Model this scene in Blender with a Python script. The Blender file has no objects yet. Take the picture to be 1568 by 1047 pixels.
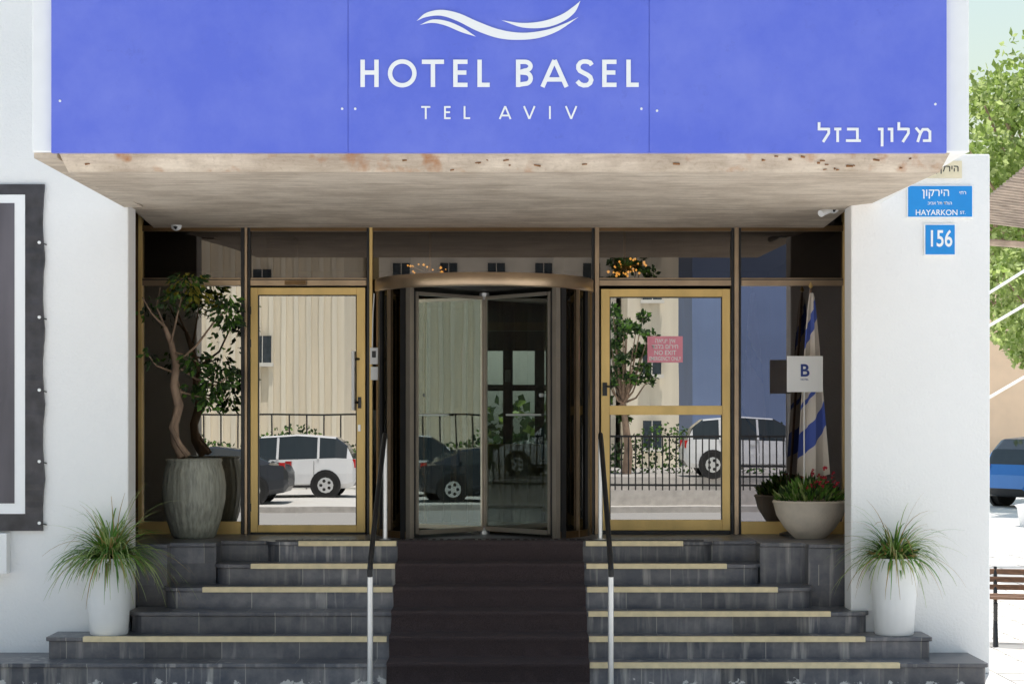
import bpy, bmesh, math, random
from mathutils import Vector, Matrix
random.seed(7)
R=random.random
def U(a,b): return a+(b-a)*random.random()
CAMZ=2.05; CAMD=17.0; F=2890.0
def S(y): return F/(CAMD+y)
def mX(px,y): return (px-784)/S(y)
def mZ(py,y): return CAMZ-(py-641)/S(y)
scene=bpy.context.scene
# ---------------------------------------------------------------- materials
def newmat(name):
    m=bpy.data.materials.new(name); m.use_nodes=True
    nt=m.node_tree; b=nt.nodes['Principled BSDF']
    return m,nt,b
def N(nt,t,**kw):
    n=nt.nodes.new(t)
    for k,v in kw.items(): setattr(n,k,v)
    return n
def c4(c): return (c[0],c[1],c[2],1)
def mat(name,col,rough=.6,metal=0,var=.15,scale=6,stretch=(1,1,1),bump=0,bscale=60,col2=None,spec=None,trans=0):
    m,nt,b=newmat(name)
    tc=N(nt,'ShaderNodeTexCoord'); mp=N(nt,'ShaderNodeMapping'); mp.inputs['Scale'].default_value=stretch
    nt.links.new(tc.outputs['Object'],mp.inputs[0])
    nz=N(nt,'ShaderNodeTexNoise'); nz.inputs['Scale'].default_value=scale; nz.inputs['Detail'].default_value=6
    nt.links.new(mp.outputs[0],nz.inputs[0])
    cr=N(nt,'ShaderNodeValToRGB')
    c2=col2 or tuple(x*(1-var*2) for x in col)
    cr.color_ramp.elements[0].position=.3; cr.color_ramp.elements[0].color=c4(c2)
    cr.color_ramp.elements[1].position=.65; cr.color_ramp.elements[1].color=c4(col)
    nt.links.new(nz.outputs[0],cr.inputs[0]); nt.links.new(cr.outputs[0],b.inputs['Base Color'])
    b.inputs['Roughness'].default_value=rough; b.inputs['Metallic'].default_value=metal
    if spec is not None: b.inputs['Specular IOR Level'].default_value=spec
    if bump:
        n2=N(nt,'ShaderNodeTexNoise'); n2.inputs['Scale'].default_value=bscale; n2.inputs['Detail'].default_value=4
        nt.links.new(tc.outputs['Object'],n2.inputs[0])
        bp=N(nt,'ShaderNodeBump'); bp.inputs['Strength'].default_value=bump; bp.inputs['Distance'].default_value=.01
        nt.links.new(n2.outputs[0],bp.inputs['Height']); nt.links.new(bp.outputs[0],b.inputs['Normal'])
    if trans:
        tr=N(nt,'ShaderNodeBsdfTranslucent'); nt.links.new(cr.outputs[0],tr.inputs[0])
        mx=N(nt,'ShaderNodeMixShader'); mx.inputs[0].default_value=trans
        nt.links.new(b.outputs[0],mx.inputs[1]); nt.links.new(tr.outputs[0],mx.inputs[2])
        nt.links.new(mx.outputs[0],nt.nodes['Material Output'].inputs[0])
    return m
def glassmat(name,refl,tint,rcol=(1,1,1),wav=.015,fres=True):
    m,nt,b=newmat(name); nt.nodes.remove(b)
    t=N(nt,'ShaderNodeBsdfTransparent'); t.inputs[0].default_value=c4(tint)
    g=N(nt,'ShaderNodeBsdfGlossy'); g.inputs[0].default_value=c4(rcol); g.inputs['Roughness'].default_value=0.0
    tc=N(nt,'ShaderNodeTexCoord'); nz=N(nt,'ShaderNodeTexNoise'); nz.inputs['Scale'].default_value=1.3; nz.inputs['Detail'].default_value=1
    bp=N(nt,'ShaderNodeBump'); bp.inputs['Strength'].default_value=wav; bp.inputs['Distance'].default_value=.02
    nt.links.new(tc.outputs['Object'],nz.inputs[0]); nt.links.new(nz.outputs[0],bp.inputs['Height']); nt.links.new(bp.outputs[0],g.inputs['Normal'])
    mx=N(nt,'ShaderNodeMixShader')
    if fres:
        lw=N(nt,'ShaderNodeFresnel'); lw.inputs[0].default_value=1.5
        ma=N(nt,'ShaderNodeMath',operation='ADD',use_clamp=True); ma.inputs[1].default_value=refl
        nt.links.new(lw.outputs[0],ma.inputs[0]); nt.links.new(ma.outputs[0],mx.inputs[0])
    else: mx.inputs[0].default_value=refl
    nt.links.new(t.outputs[0],mx.inputs[1]); nt.links.new(g.outputs[0],mx.inputs[2])
    nt.links.new(mx.outputs[0],nt.nodes['Material Output'].inputs[0])
    return m
def emis(name,col,st):
    m,nt,b=newmat(name); b.inputs['Base Color'].default_value=c4(col)
    b.inputs['Emission Color'].default_value=c4(col); b.inputs['Emission Strength'].default_value=st
    return m
M={}
M['stucco']=mat('stucco',(.95,.94,.93),.9,var=.015,scale=1.5,bump=.6,bscale=50)
M['plain_white']=mat('plain_white',(.95,.95,.94),.8,var=.02)
M['wht']=mat('vinyl_white',(.97,.97,.97),.5,var=.005)
M['yellow']=mat('strip_cream',(.96,.78,.48),.7,var=.08,scale=14)
M['carpet']=mat('carpet',(.080,.055,.056),1,var=.28,scale=160,bump=.6,bscale=500)
M['black']=mat('black_metal',(.02,.02,.022),.35,var=.1)
M['chrome']=mat('steel',(.84,.84,.84),.32,.65,var=.04)
M['wingmetal']=mat('wing_metal',(.46,.41,.35),.3,.8,var=.06)
M['brass']=mat('brass',(.86,.60,.23),.42,.4,var=.1,scale=5,stretch=(1,1,.3))
M['bronze']=mat('bronze',(.20,.12,.055),.35,.75,var=.15,scale=3)
M['bronze_l']=mat('bronze_light',(.50,.37,.25),.3,.75,var=.12,scale=4)
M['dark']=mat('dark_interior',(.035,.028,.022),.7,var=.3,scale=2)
M['wood']=mat('walnut',(.09,.045,.03),.45,var=.3,scale=3,stretch=(6,6,.5))
M['potgreen']=mat('glazed_pot',(.42,.42,.35),.4,var=.24,scale=9,stretch=(5,5,.6),bump=.3,bscale=30)
M['potwhite']=mat('white_planter',(.88,.88,.88),.55,var=.04,scale=4)
M['terra']=mat('cream_planter',(.80,.70,.58),.8,var=.08,scale=7,bump=.3)
M['soil']=mat('soil',(.05,.035,.025),1,var=.4,scale=40)
M['bark']=mat('bark',(.46,.32,.23),.9,var=.25,scale=14,stretch=(1,1,.3),bump=.6,bscale=30)
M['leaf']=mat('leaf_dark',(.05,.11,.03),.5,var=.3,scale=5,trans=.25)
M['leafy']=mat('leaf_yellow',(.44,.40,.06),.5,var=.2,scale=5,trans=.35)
M['blade']=mat('blade_green',(.16,.34,.05),.5,var=.25,scale=6,trans=.35)
M['blade2']=mat('blade_light',(.46,.56,.20),.5,var=.2,scale=6,trans=.35)
M['blade3']=mat('blade_dry',(.50,.33,.13),.8,var=.2,scale=6,trans=.3)
M['tree']=mat('tree_leaf',(.34,.46,.11),.5,var=.25,scale=2,trans=.5)
M['tree2']=mat('tree_leaf_light',(.60,.70,.28),.5,var=.2,scale=2,trans=.55)
M['red']=mat('petal_red',(.6,.03,.06),.6,var=.2)
M['blue']=mat('enamel_blue',(.02,.30,.78),.35,var=.04)
M['pink']=mat('pink_notice',(.95,.34,.44),.5,var=.04)
M['cream_sign']=mat('cream_plate',(.86,.76,.54),.5,var=.08)
M['navy']=mat('navy_print',(.02,.05,.28),.5,var=.05)
M['banner']=mat('banner_cloth',(.15,.135,.155),.5,var=.28,scale=1.2,stretch=(3,1,.6),bump=1,bscale=2.2)
M['bannerb']=mat('banner_hem',(.06,.056,.065),.4,var=.3,scale=8,bump=1,bscale=7)
M['concrete']=mat('concrete',(.6,.56,.52),.9,var=.12,scale=5,bump=.4)
M['pave']=mat('paving',(.78,.75,.70),.85,var=.05,scale=3,bump=.2)
M['joint']=mat('paving_joint',(.50,.47,.43),.9,var=.1)
M['asphalt']=mat('pale_bounce_road',(.48,.46,.43),.9,var=.10,scale=30,bump=.4,bscale=150)  # road colour raised so the ground bounces more light onto the facade
M['ground']=mat('ground',(.55,.52,.47),.95,var=.12,scale=.6)
M['paintline']=mat('road_paint',(.75,.75,.72),.7,var=.1,scale=10)
M['facade']=mat('facade_cream',(.88,.80,.66),.85,var=.06,scale=1,stretch=(3,3,.3))
M['facade2']=mat('facade_orange',(.92,.68,.48),.85,var=.06,scale=1)
M['facade3']=mat('facade_white',(.84,.81,.75),.85,var=.08,scale=1)
M['tower']=mat('tower_blue',(.22,.30,.52),.5,var=.08,scale=.3)
M['tower2']=mat('tower_brown',(.11,.065,.055),.6,var=.1,scale=.3)
M['winglass']=mat('window_dark',(.06,.08,.10),.1,var=.2)
M['tyre']=mat('tyre',(.02,.02,.02),.8,var=.2)
M['carwhite']=mat('car_white',(.8,.8,.81),.2,var=.01)
M['cardark']=mat('car_dark',(.05,.055,.065),.2,.3,var=.02)
M['carblue']=mat('car_blue',(.04,.18,.50),.2,.2,var=.02)
M['carglass']=mat('car_glass',(.03,.04,.045),.05,var=.05)
M['tail']=mat('tail_light',(.6,.02,.02),.2,var=.05)
M['slat']=mat('bench_wood',(.26,.14,.08),.6,var=.25,scale=6,stretch=(.4,6,6))
M['awning']=mat('awning',(.48,.38,.30),.8,var=.2,scale=5)
M['armchair']=mat('mustard_fabric',(.50,.32,.10),.8,var=.1)
M['floor']=mat('lobby_floor',(.16,.13,.11),.2,var=.1)
M['lampwarm']=emis('lamp_warm',(1,.6,.15),6)
M['glass']=glassmat('door_glass',.44,(.30,.28,.26),(1,.97,.92),wav=.012)
M['glassD']=glassmat('side_glass',.28,(.22,.18,.16),(.95,.92,.95),wav=.012)
M['glassT']=glassmat('transom_glass',.06,(.12,.09,.07),(.95,.85,.78),wav=.004)
M['glassTm']=glassmat('transom_glass_coated',.08,(.12,.09,.07),(.95,.85,.78),wav=.004)
M['glassR']=glassmat('revolving_glass',.12,(.66,.74,.68),(.92,1,.96),wav=.02)
M['glassB']=glassmat('drum_glass',.05,(.08,.06,.05),fres=False)

def signmat():
    m,nt,b=newmat('sign_blue')
    tc=N(nt,'ShaderNodeTexCoord'); nz=N(nt,'ShaderNodeTexNoise'); nz.inputs['Scale'].default_value=1.6; nz.inputs['Detail'].default_value=9; nz.inputs['Roughness'].default_value=.68
    nt.links.new(tc.outputs['Object'],nz.inputs[0])
    cr=N(nt,'ShaderNodeValToRGB'); e=cr.color_ramp.elements
    e[0].position=.40; e[0].color=(.125,.175,.74,1); e[1].position=.78; e[1].color=(.20,.25,.80,1)
    nt.links.new(nz.outputs[0],cr.inputs[0])
    n2=N(nt,'ShaderNodeTexNoise'); n2.inputs['Scale'].default_value=9; n2.inputs['Detail'].default_value=10; n2.inputs['Roughness'].default_value=.75; nt.links.new(tc.outputs['Object'],n2.inputs[0])
    r2=N(nt,'ShaderNodeValToRGB'); r2.color_ramp.elements[0].position=.56; r2.color_ramp.elements[1].position=.66; nt.links.new(n2.outputs[0],r2.inputs[0])
    n3=N(nt,'ShaderNodeTexNoise'); n3.inputs['Scale'].default_value=1.3; nt.links.new(tc.outputs['Object'],n3.inputs[0])
    r3=N(nt,'ShaderNodeValToRGB'); r3.color_ramp.elements[0].position=.50; r3.color_ramp.elements[1].position=.64; nt.links.new(n3.outputs[0],r3.inputs[0])
    mm=N(nt,'ShaderNodeMath',operation='MULTIPLY'); nt.links.new(r2.outputs[0],mm.inputs[0]); nt.links.new(r3.outputs[0],mm.inputs[1])
    m2=N(nt,'ShaderNodeMath',operation='MULTIPLY'); m2.inputs[1].default_value=.5; nt.links.new(mm.outputs[0],m2.inputs[0])
    mx=N(nt,'ShaderNodeMixRGB'); mx.inputs[2].default_value=(.10,.135,.58,1); nt.links.new(m2.outputs[0],mx.inputs[0]); nt.links.new(cr.outputs[0],mx.inputs[1])
    nt.links.new(mx.outputs[0],b.inputs['Base Color'])
    b.inputs['Roughness'].default_value=.38
    return m
M['sign']=signmat()
def soffitmat():
    m,nt,b=newmat('soffit_concrete')
    tc=N(nt,'ShaderNodeTexCoord'); mp=N(nt,'ShaderNodeMapping'); mp.inputs['Scale'].default_value=(.5,6,1)
    nt.links.new(tc.outputs['Object'],mp.inputs[0])
    nz=N(nt,'ShaderNodeTexNoise'); nz.inputs['Scale'].default_value=3; nz.inputs['Detail'].default_value=12; nz.inputs['Roughness'].default_value=.74
    nt.links.new(mp.outputs[0],nz.inputs[0])
    cr=N(nt,'ShaderNodeValToRGB'); e=cr.color_ramp.elements
    e[0].position=.32; e[0].color=(.47,.38,.30,1); e[1].position=.62; e[1].color=(.76,.66,.54,1)
    nt.links.new(nz.outputs[0],cr.inputs[0])
    n4=N(nt,'ShaderNodeTexNoise'); n4.inputs['Scale'].default_value=1.6; n4.inputs['Detail'].default_value=10; n4.inputs['Roughness'].default_value=.7; nt.links.new(tc.outputs['Object'],n4.inputs[0])
    r4=N(nt,'ShaderNodeValToRGB'); r4.color_ramp.elements[0].position=.42; r4.color_ramp.elements[0].color=(.70,.67,.64,1); r4.color_ramp.elements[1].position=.56; r4.color_ramp.elements[1].color=(1,1,1,1)
    nt.links.new(n4.outputs[0],r4.inputs[0])
    mu=N(nt,'ShaderNodeMixRGB',blend_type='MULTIPLY'); mu.inputs[0].default_value=.7; nt.links.new(cr.outputs[0],mu.inputs[1]); nt.links.new(r4.outputs[0],mu.inputs[2])
    n6=N(nt,'ShaderNodeTexNoise'); n6.inputs['Scale'].default_value=38; n6.inputs['Detail'].default_value=6; nt.links.new(tc.outputs['Object'],n6.inputs[0])
    r6=N(nt,'ShaderNodeValToRGB'); r6.color_ramp.elements[0].position=.30; r6.color_ramp.elements[0].color=(.80,.78,.76,1); r6.color_ramp.elements[1].position=.44; r6.color_ramp.elements[1].color=(1,1,1,1); nt.links.new(n6.outputs[0],r6.inputs[0])
    m6=N(nt,'ShaderNodeMixRGB',blend_type='MULTIPLY'); m6.inputs[0].default_value=.6; nt.links.new(mu.outputs[0],m6.inputs[1]); nt.links.new(r6.outputs[0],m6.inputs[2])
    n2=N(nt,'ShaderNodeTexNoise'); n2.inputs['Scale'].default_value=5.5; n2.inputs['Detail'].default_value=7; nt.links.new(tc.outputs['Object'],n2.inputs[0])
    r2=N(nt,'ShaderNodeValToRGB'); r2.color_ramp.elements[0].position=.57; r2.color_ramp.elements[1].position=.70
    nt.links.new(n2.outputs[0],r2.inputs[0])
    sx=N(nt,'ShaderNodeSeparateXYZ'); nt.links.new(tc.outputs['Object'],sx.inputs[0])
    mr=N(nt,'ShaderNodeMapRange'); mr.inputs[1].default_value=-4.50; mr.inputs[2].default_value=-4.64; mr.inputs[3].default_value=0.0; mr.inputs[4].default_value=.85
    nt.links.new(sx.outputs[1],mr.inputs[0])
    mm=N(nt,'ShaderNodeMath',operation='MULTIPLY'); nt.links.new(r2.outputs[0],mm.inputs[0]); nt.links.new(mr.outputs[0],mm.inputs[1])
    mx=N(nt,'ShaderNodeMixRGB'); mx.inputs[2].default_value=(.40,.17,.06,1)
    nt.links.new(mm.outputs[0],mx.inputs[0]); nt.links.new(m6.outputs[0],mx.inputs[1]); nt.links.new(mx.outputs[0],b.inputs['Base Color'])
    b.inputs['Roughness'].default_value=.95
    bp=N(nt,'ShaderNodeBump'); bp.inputs['Strength'].default_value=.8; bp.inputs['Distance'].default_value=.01
    nt.links.new(nz.outputs[0],bp.inputs['Height']); nt.links.new(bp.outputs[0],b.inputs['Normal'])
    return m
M['soffit']=soffitmat()
M['rust']=mat('rust',(.36,.17,.07),.95,var=.3,scale=30)
def stonemat():
    m,nt,b=newmat('dark_stone')
    tc=N(nt,'ShaderNodeTexCoord')
    nz=N(nt,'ShaderNodeTexNoise'); nz.inputs['Scale'].default_value=3.5; nz.inputs['Detail'].default_value=10; nz.inputs['Roughness'].default_value=.65; nt.links.new(tc.outputs['Object'],nz.inputs[0])
    cr=N(nt,'ShaderNodeValToRGB'); e=cr.color_ramp.elements
    e[0].position=.38; e[0].color=(.080,.085,.105,1); e[1].position=.66; e[1].color=(.205,.195,.20,1)
    nt.links.new(nz.outputs[0],cr.inputs[0])
    mp=N(nt,'ShaderNodeMapping'); mp.inputs['Scale'].default_value=(14,14,1.2); nt.links.new(tc.outputs['Object'],mp.inputs[0])
    n2=N(nt,'ShaderNodeTexNoise'); n2.inputs['Scale'].default_value=1.2; n2.inputs['Detail'].default_value=6; nt.links.new(mp.outputs[0],n2.inputs[0])
    r2=N(nt,'ShaderNodeValToRGB'); r2.color_ramp.elements[0].position=.52; r2.color_ramp.elements[1].position=.72
    nt.links.new(n2.outputs[0],r2.inputs[0])
    n3=N(nt,'ShaderNodeTexNoise'); n3.inputs['Scale'].default_value=1.1; nt.links.new(tc.outputs['Object'],n3.inputs[0])
    r3=N(nt,'ShaderNodeValToRGB'); r3.color_ramp.elements[0].position=.42; r3.color_ramp.elements[1].position=.62; nt.links.new(n3.outputs[0],r3.inputs[0])
    mm=N(nt,'ShaderNodeMath',operation='MULTIPLY'); nt.links.new(r2.outputs[0],mm.inputs[0]); nt.links.new(r3.outputs[0],mm.inputs[1])
    mx=N(nt,'ShaderNodeMixRGB'); mx.inputs[2].default_value=(.50,.46,.42,1)
    nt.links.new(mm.outputs[0],mx.inputs[0]); nt.links.new(cr.outputs[0],mx.inputs[1])
    sx=N(nt,'ShaderNodeSeparateXYZ'); nt.links.new(tc.outputs['Object'],sx.inputs[0])
    d=N(nt,'ShaderNodeMath',operation='DIVIDE'); d.inputs[1].default_value=.61; nt.links.new(sx.outputs[0],d.inputs[0])
    lv=N(nt,'ShaderNodeMath',operation='DIVIDE'); lv.inputs[1].default_value=.169; nt.links.new(sx.outputs[2],lv.inputs[0])
    fl=N(nt,'ShaderNodeMath',operation='CEIL'); nt.links.new(lv.outputs[0],fl.inputs[0])
    ml=N(nt,'ShaderNodeMath',operation='MULTIPLY'); ml.inputs[1].default_value=.37; nt.links.new(fl.outputs[0],ml.inputs[0])
    ad=N(nt,'ShaderNodeMath',operation='ADD'); nt.links.new(d.outputs[0],ad.inputs[0]); nt.links.new(ml.outputs[0],ad.inputs[1])
    fr=N(nt,'ShaderNodeMath',operation='FRACT'); nt.links.new(ad.outputs[0],fr.inputs[0])
    lt=N(nt,'ShaderNodeMath',operation='LESS_THAN'); lt.inputs[1].default_value=.011; nt.links.new(fr.outputs[0],lt.inputs[0])
    m3=N(nt,'ShaderNodeMixRGB'); m3.inputs[2].default_value=(.34,.32,.29,1); nt.links.new(lt.outputs[0],m3.inputs[0]); nt.links.new(mx.outputs[0],m3.inputs[1])
    f2=N(nt,'ShaderNodeMath',operation='FLOOR'); nt.links.new(ad.outputs[0],f2.inputs[0])
    a2=N(nt,'ShaderNodeMath',operation='ADD'); nt.links.new(f2.outputs[0],a2.inputs[0]); nt.links.new(ml.outputs[0],a2.inputs[1])
    wn=N(nt,'ShaderNodeTexWhiteNoise',noise_dimensions='1D'); nt.links.new(a2.outputs[0],wn.inputs['W'])
    vr=N(nt,'ShaderNodeMapRange'); vr.inputs[3].default_value=.60; vr.inputs[4].default_value=1.25; nt.links.new(wn.outputs[0],vr.inputs[0])
    hv=N(nt,'ShaderNodeHueSaturation'); nt.links.new(vr.outputs[0],hv.inputs['Value']); nt.links.new(m3.outputs[0],hv.inputs['Color'])
    n7=N(nt,'ShaderNodeTexNoise'); n7.inputs['Scale'].default_value=7; n7.inputs['Detail'].default_value=9; n7.inputs['Roughness'].default_value=.7; nt.links.new(tc.outputs['Object'],n7.inputs[0])
    zz=N(nt,'ShaderNodeMapRange'); zz.inputs[1].default_value=.12; zz.inputs[2].default_value=.02; zz.inputs[3].default_value=-.25; zz.inputs[4].default_value=.02; nt.links.new(sx.outputs[2],zz.inputs[0])
    s7=N(nt,'ShaderNodeMath',operation='ADD'); nt.links.new(n7.outputs[0],s7.inputs[0]); nt.links.new(zz.outputs[0],s7.inputs[1])
    g7=N(nt,'ShaderNodeMath',operation='GREATER_THAN'); g7.inputs[1].default_value=.565; nt.links.new(s7.outputs[0],g7.inputs[0])
    m7=N(nt,'ShaderNodeMixRGB'); m7.inputs[2].default_value=(.66,.63,.60,1); nt.links.new(g7.outputs[0],m7.inputs[0]); nt.links.new(hv.outputs[0],m7.inputs[1])
    nt.links.new(m7.outputs[0],b.inputs['Base Color'])
    rr=N(nt,'ShaderNodeMapRange'); rr.inputs[3].default_value=.20; rr.inputs[4].default_value=.5; nt.links.new(nz.outputs[0],rr.inputs[0]); nt.links.new(rr.outputs[0],b.inputs['Roughness'])
    bp=N(nt,'ShaderNodeBump'); bp.inputs['Strength'].default_value=.25; bp.inputs['Distance'].default_value=.01
    nt.links.new(nz.outputs[0],bp.inputs['Height']); nt.links.new(bp.outputs[0],b.inputs['Normal'])
    return m
M['stone']=stonemat()
# ---------------------------------------------------------------- builders
def empty(name,loc=(0,0,0)):
    e=bpy.data.objects.new(name,None); scene.collection.objects.link(e); e.location=loc; return e
class B:
    def __init__(s): s.v=[];s.f=[];s.m=[];s.mats=[];s.T=Matrix.Identity(4)
    def mi(s,k):
        if k not in s.mats: s.mats.append(k)
        return s.mats.index(k)
    def add(s,vs,fs,k):
        o=len(s.v); i=s.mi(k)
        s.v+= [tuple(s.T@Vector(v)) for v in vs]
        for f in fs: s.f.append(tuple(o+a for a in f)); s.m.append(i)
    def box(s,x0,x1,y0,y1,z0,z1,k):
        if x0>x1:x0,x1=x1,x0
        if y0>y1:y0,y1=y1,y0
        if z0>z1:z0,z1=z1,z0
        s.add([(x0,y0,z0),(x1,y0,z0),(x1,y1,z0),(x0,y1,z0),(x0,y0,z1),(x1,y0,z1),(x1,y1,z1),(x0,y1,z1)],
              [(0,3,2,1),(4,5,6,7),(0,1,5,4),(1,2,6,5),(2,3,7,6),(3,0,4,7)],k)
    def prism(s,pts,z0,z1,k):
        n=len(pts)
        s.add([(p[0],p[1],z0) for p in pts]+[(p[0],p[1],z1) for p in pts],
              [tuple(range(n-1,-1,-1)),tuple(range(n,2*n))]+[(i,(i+1)%n,n+(i+1)%n,n+i) for i in range(n)],k)
    def tube(s,pts,r,k,n=8,cap=True):
        pts=[Vector(p) for p in pts]; rs=r if isinstance(r,(list,tuple)) else [r]*len(pts)
        vs=[];up=None
        for i,p in enumerate(pts):
            d=(pts[min(i+1,len(pts)-1)]-pts[max(i-1,0)]).normalized()
            a=d.cross(Vector((0,0,1)) if abs(d.z)<.9 else Vector((1,0,0))).normalized() if up is None else (up-d*up.dot(d)).normalized()
            up=a; b=d.cross(a)
            for j in range(n):
                t=2*math.pi*j/n; vs.append(tuple(p+(a*math.cos(t)+b*math.sin(t))*rs[i]))
        fs=[]
        for i in range(len(pts)-1):
            for j in range(n): fs.append((i*n+j,i*n+(j+1)%n,(i+1)*n+(j+1)%n,(i+1)*n+j))
        if cap: fs.append(tuple(range(n-1,-1,-1))); fs.append(tuple(range((len(pts)-1)*n,len(pts)*n)))
        s.add(vs,fs,k)
    def lathe(s,c,prof,k,n=32,a0=0,a1=2*math.pi,rib=0,ribn=24):
        vs=[];full=abs(a1-a0-2*math.pi)<1e-6; m=n if full else n+1
        for r,z in prof:
            for j in range(m):
                t=a0+(a1-a0)*j/n; q=r*(1+rib*math.cos(ribn*t)); vs.append((c[0]+q*math.cos(t),c[1]+q*math.sin(t),c[2]+z))
        fs=[]
        for i in range(len(prof)-1):
            for j in range(n): fs.append((i*m+j,i*m+(j+1)%m,(i+1)*m+(j+1)%m,(i+1)*m+j))
        s.add(vs,fs,k)
    def done(s,name,parent=None,smooth=False,bevel=0):
        me=bpy.data.meshes.new(name); me.from_pydata(s.v,[],s.f)
        for k in s.mats: me.materials.append(M[k])
        me.polygons.foreach_set('material_index',s.m)
        if smooth: me.polygons.foreach_set('use_smooth',[True]*len(s.f))
        me.update(); o=bpy.data.objects.new(name,me); scene.collection.objects.link(o)
        if parent: o.parent=parent; o.matrix_parent_inverse=Matrix.Translation(parent.location).inverted()
        if bevel:
            md=o.modifiers.new('b','BEVEL'); md.width=bevel; md.segments=2; md.limit_method='ANGLE'
        if smooth:
            md=o.modifiers.new('e','EDGE_SPLIT'); md.split_angle=math.radians(40)
        return o
def text(name,s,x,y,z,size,k,parent,align='CENTER',sx=1):
    cu=bpy.data.curves.new(name,'FONT'); cu.body=s; cu.size=size; cu.align_x=align; cu.align_y='CENTER'; cu.offset=size*.012
    cu.materials.append(M[k]); o=bpy.data.objects.new(name,cu); scene.collection.objects.link(o)
    o.location=(x,y,z); o.rotation_euler=(math.pi/2,0,0); o.scale=(sx,1,1)
    o.parent=parent; o.matrix_parent_inverse=Matrix.Translation(parent.location).inverted()
    return o
def blades(b,c,n,lmin,lmax,w,mats,spread=1.0,up=.9):
    for i in range(n):
        a=U(0,2*math.pi); L=U(lmin,lmax); tilt=U(.1,spread); p=Vector(c)+Vector((math.cos(a),math.sin(a),0))*U(0,.06)
        d=Vector((math.cos(a)*math.sin(tilt),math.sin(a)*math.sin(tilt),math.cos(tilt)*up))
        side=Vector((-math.sin(a),math.cos(a),0)); side=(side+Vector((U(-.6,.6),U(-.6,.6),U(-.3,.3)))).normalized(); vs=[];K=8; g=U(.18,.38)
        for j in range(K+1):
            t=j/K; ww=w*(1-t**2)*.5+.0008
            vs+= [tuple(p-side*ww),tuple(p+side*ww)]
            d=(d+Vector((side.x*U(-.05,.05),side.y*U(-.05,.05),-g))).normalized() if j>0 else d
            p=p+d*(L/K)
        b.add(vs,[(2*j,2*j+1,2*j+3,2*j+2) for j in range(K)],random.choice(mats))
def leaf(b,p,d,L,w,k):
    d=d.normalized(); s=d.cross(Vector((U(-1,1),U(-1,1),U(-1,1)))).normalized(); n=d.cross(s)
    b.add([tuple(p),tuple(p+d*L*.45+s*w+n*w*.3),tuple(p+d*L),tuple(p+d*L*.45-s*w+n*w*.3)],[(0,1,2),(0,2,3)],k)
def rv():
    while True:
        v=Vector((U(-1,1),U(-1,1),U(-1,1)))
        if .05<v.length<1: return v
# ---------------------------------------------------------------- ground / street
g=B(); g.add([(-400,-400,-.14),(400,-400,-.14),(400,400,-.14),(-400,400,-.14)],[(0,1,2,3)],'ground'); g.done('ground')
g=B(); g.add([(-120,-27,-.132),(120,-27,-.132),(120,-15,-.132),(-120,-15,-.132)],[(0,1,2,3)],'asphalt')
g.done('road')
g=B()
for i in range(-20,20): g.box(i*5,i*5+2.2,-21.1,-20.98,-.131,-.127,'paintline')
g.done('road_markings')
g=B(); g.box(-60,60,-14.85,60,-.3,0,'pave'); g.box(-60,60,-15,-14.852,-.3,.004,'concrete'); g.done('pavement')
g=B(); g.box(-60,60,-60,-27.2,-.3,-.01,'pave'); g.box(-60,60,-27.19,-27,-.3,0,'concrete'); g.done('far_pavement')
# ---------------------------------------------------------------- stone steps
L=1.015; RZ=.169
def yk(k): return -(1.09+.278*k)
xs=[(-2.087,1.71),(-2.48,2.077),(-2.86,2.476),(-3.08,2.87),(-3.66,3.30),(-4.6,3.67)]
steps=empty('stone_steps')
def rounded(x0,x1,yb,yf,r,n=6):
    p=[(x0,yb)]
    for i in range(n+1):
        t=math.pi+math.pi/2*i/n; p.append((x0+r+r*math.cos(t),yf+r+r*math.sin(t)))
    for i in range(n+1):
        t=1.5*math.pi+math.pi/2*i/n; p.append((x1-r+r*math.cos(t),yf+r+r*math.sin(t)))
    p.append((x1,yb)); return p
for k in range(1,6):
    x0,x1=xs[k]; z1=L-RZ*k; z0=z1-RZ; yb=-.5 if k<3 else (-1.45 if k==3 else -1.5)
    r=.13 if k<4 else .03
    b=B(); b.prism(rounded(x0+.018,x1-.018,yb,yk(k)+.018,r),z0-.012-.002*k,z1-.032,'stone'); b.prism(rounded(x0,x1,yb-.004,yk(k),r),z1-.031,z1,'stone')
    b.done('step_%d'%k,steps,bevel=.004)
b=B()
def landing_outline(o):
    p=[(-3.9,.2),(-3.9,-1.42+o),(-2.85-o*0,-1.42+o),(-2.85,-1.25+o),(-2.47,-1.25+o),(-2.47,-.98+o),(-2.087+o,-.98+o)]
    r=.13; n=6; x0=-2.087+o; x1=1.71-o; yf=-1.09+o
    for i in range(n+1):
        t=math.pi+math.pi/2*i/n; q=(x0+r+r*math.cos(t),yf+r+r*math.sin(t))
        if q[1]<-.98+o-.001: p.append(q)
    for i in range(n+1):
        t=1.5*math.pi+math.pi/2*i/n; q=(x1-r+r*math.cos(t),yf+r+r*math.sin(t))
        if q[1]<-.98+o-.001: p.append(q)
    p+=[(x1,-.98+o),(2.07,-.98+o),(2.07,-1.25+o),(2.45,-1.25+o),(2.45,-1.42+o),(3.6,-1.42+o),(3.6,.2)]
    return p
b.prism(landing_outline(.018),.2,L-.032,'stone'); b.prism(landing_outline(0),L-.031,L,'stone')
b.done('landing',steps,bevel=.004)
b=B()
def strip(k,a,c):
    y=yk(k); z=L-RZ*k
    xa=mX(a,y); xc=mX(c,y)
    b.box(xa,xc,y-.004,y+.05,z+.001,z+.005,'yellow'); b.box(xa,xc,y-.006,y-.001,z-.036,z+.005,'yellow')
for k,a,c in [(0,457,607),(0,897,1046),(1,384,605),(1,898,1113),(2,310,601),(2,899,1191),(3,901,1272),(4,127,592),(4,902,1325),(5,903,1378)]: strip(k,a,c)
b.done('nosing_strips',steps)
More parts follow.
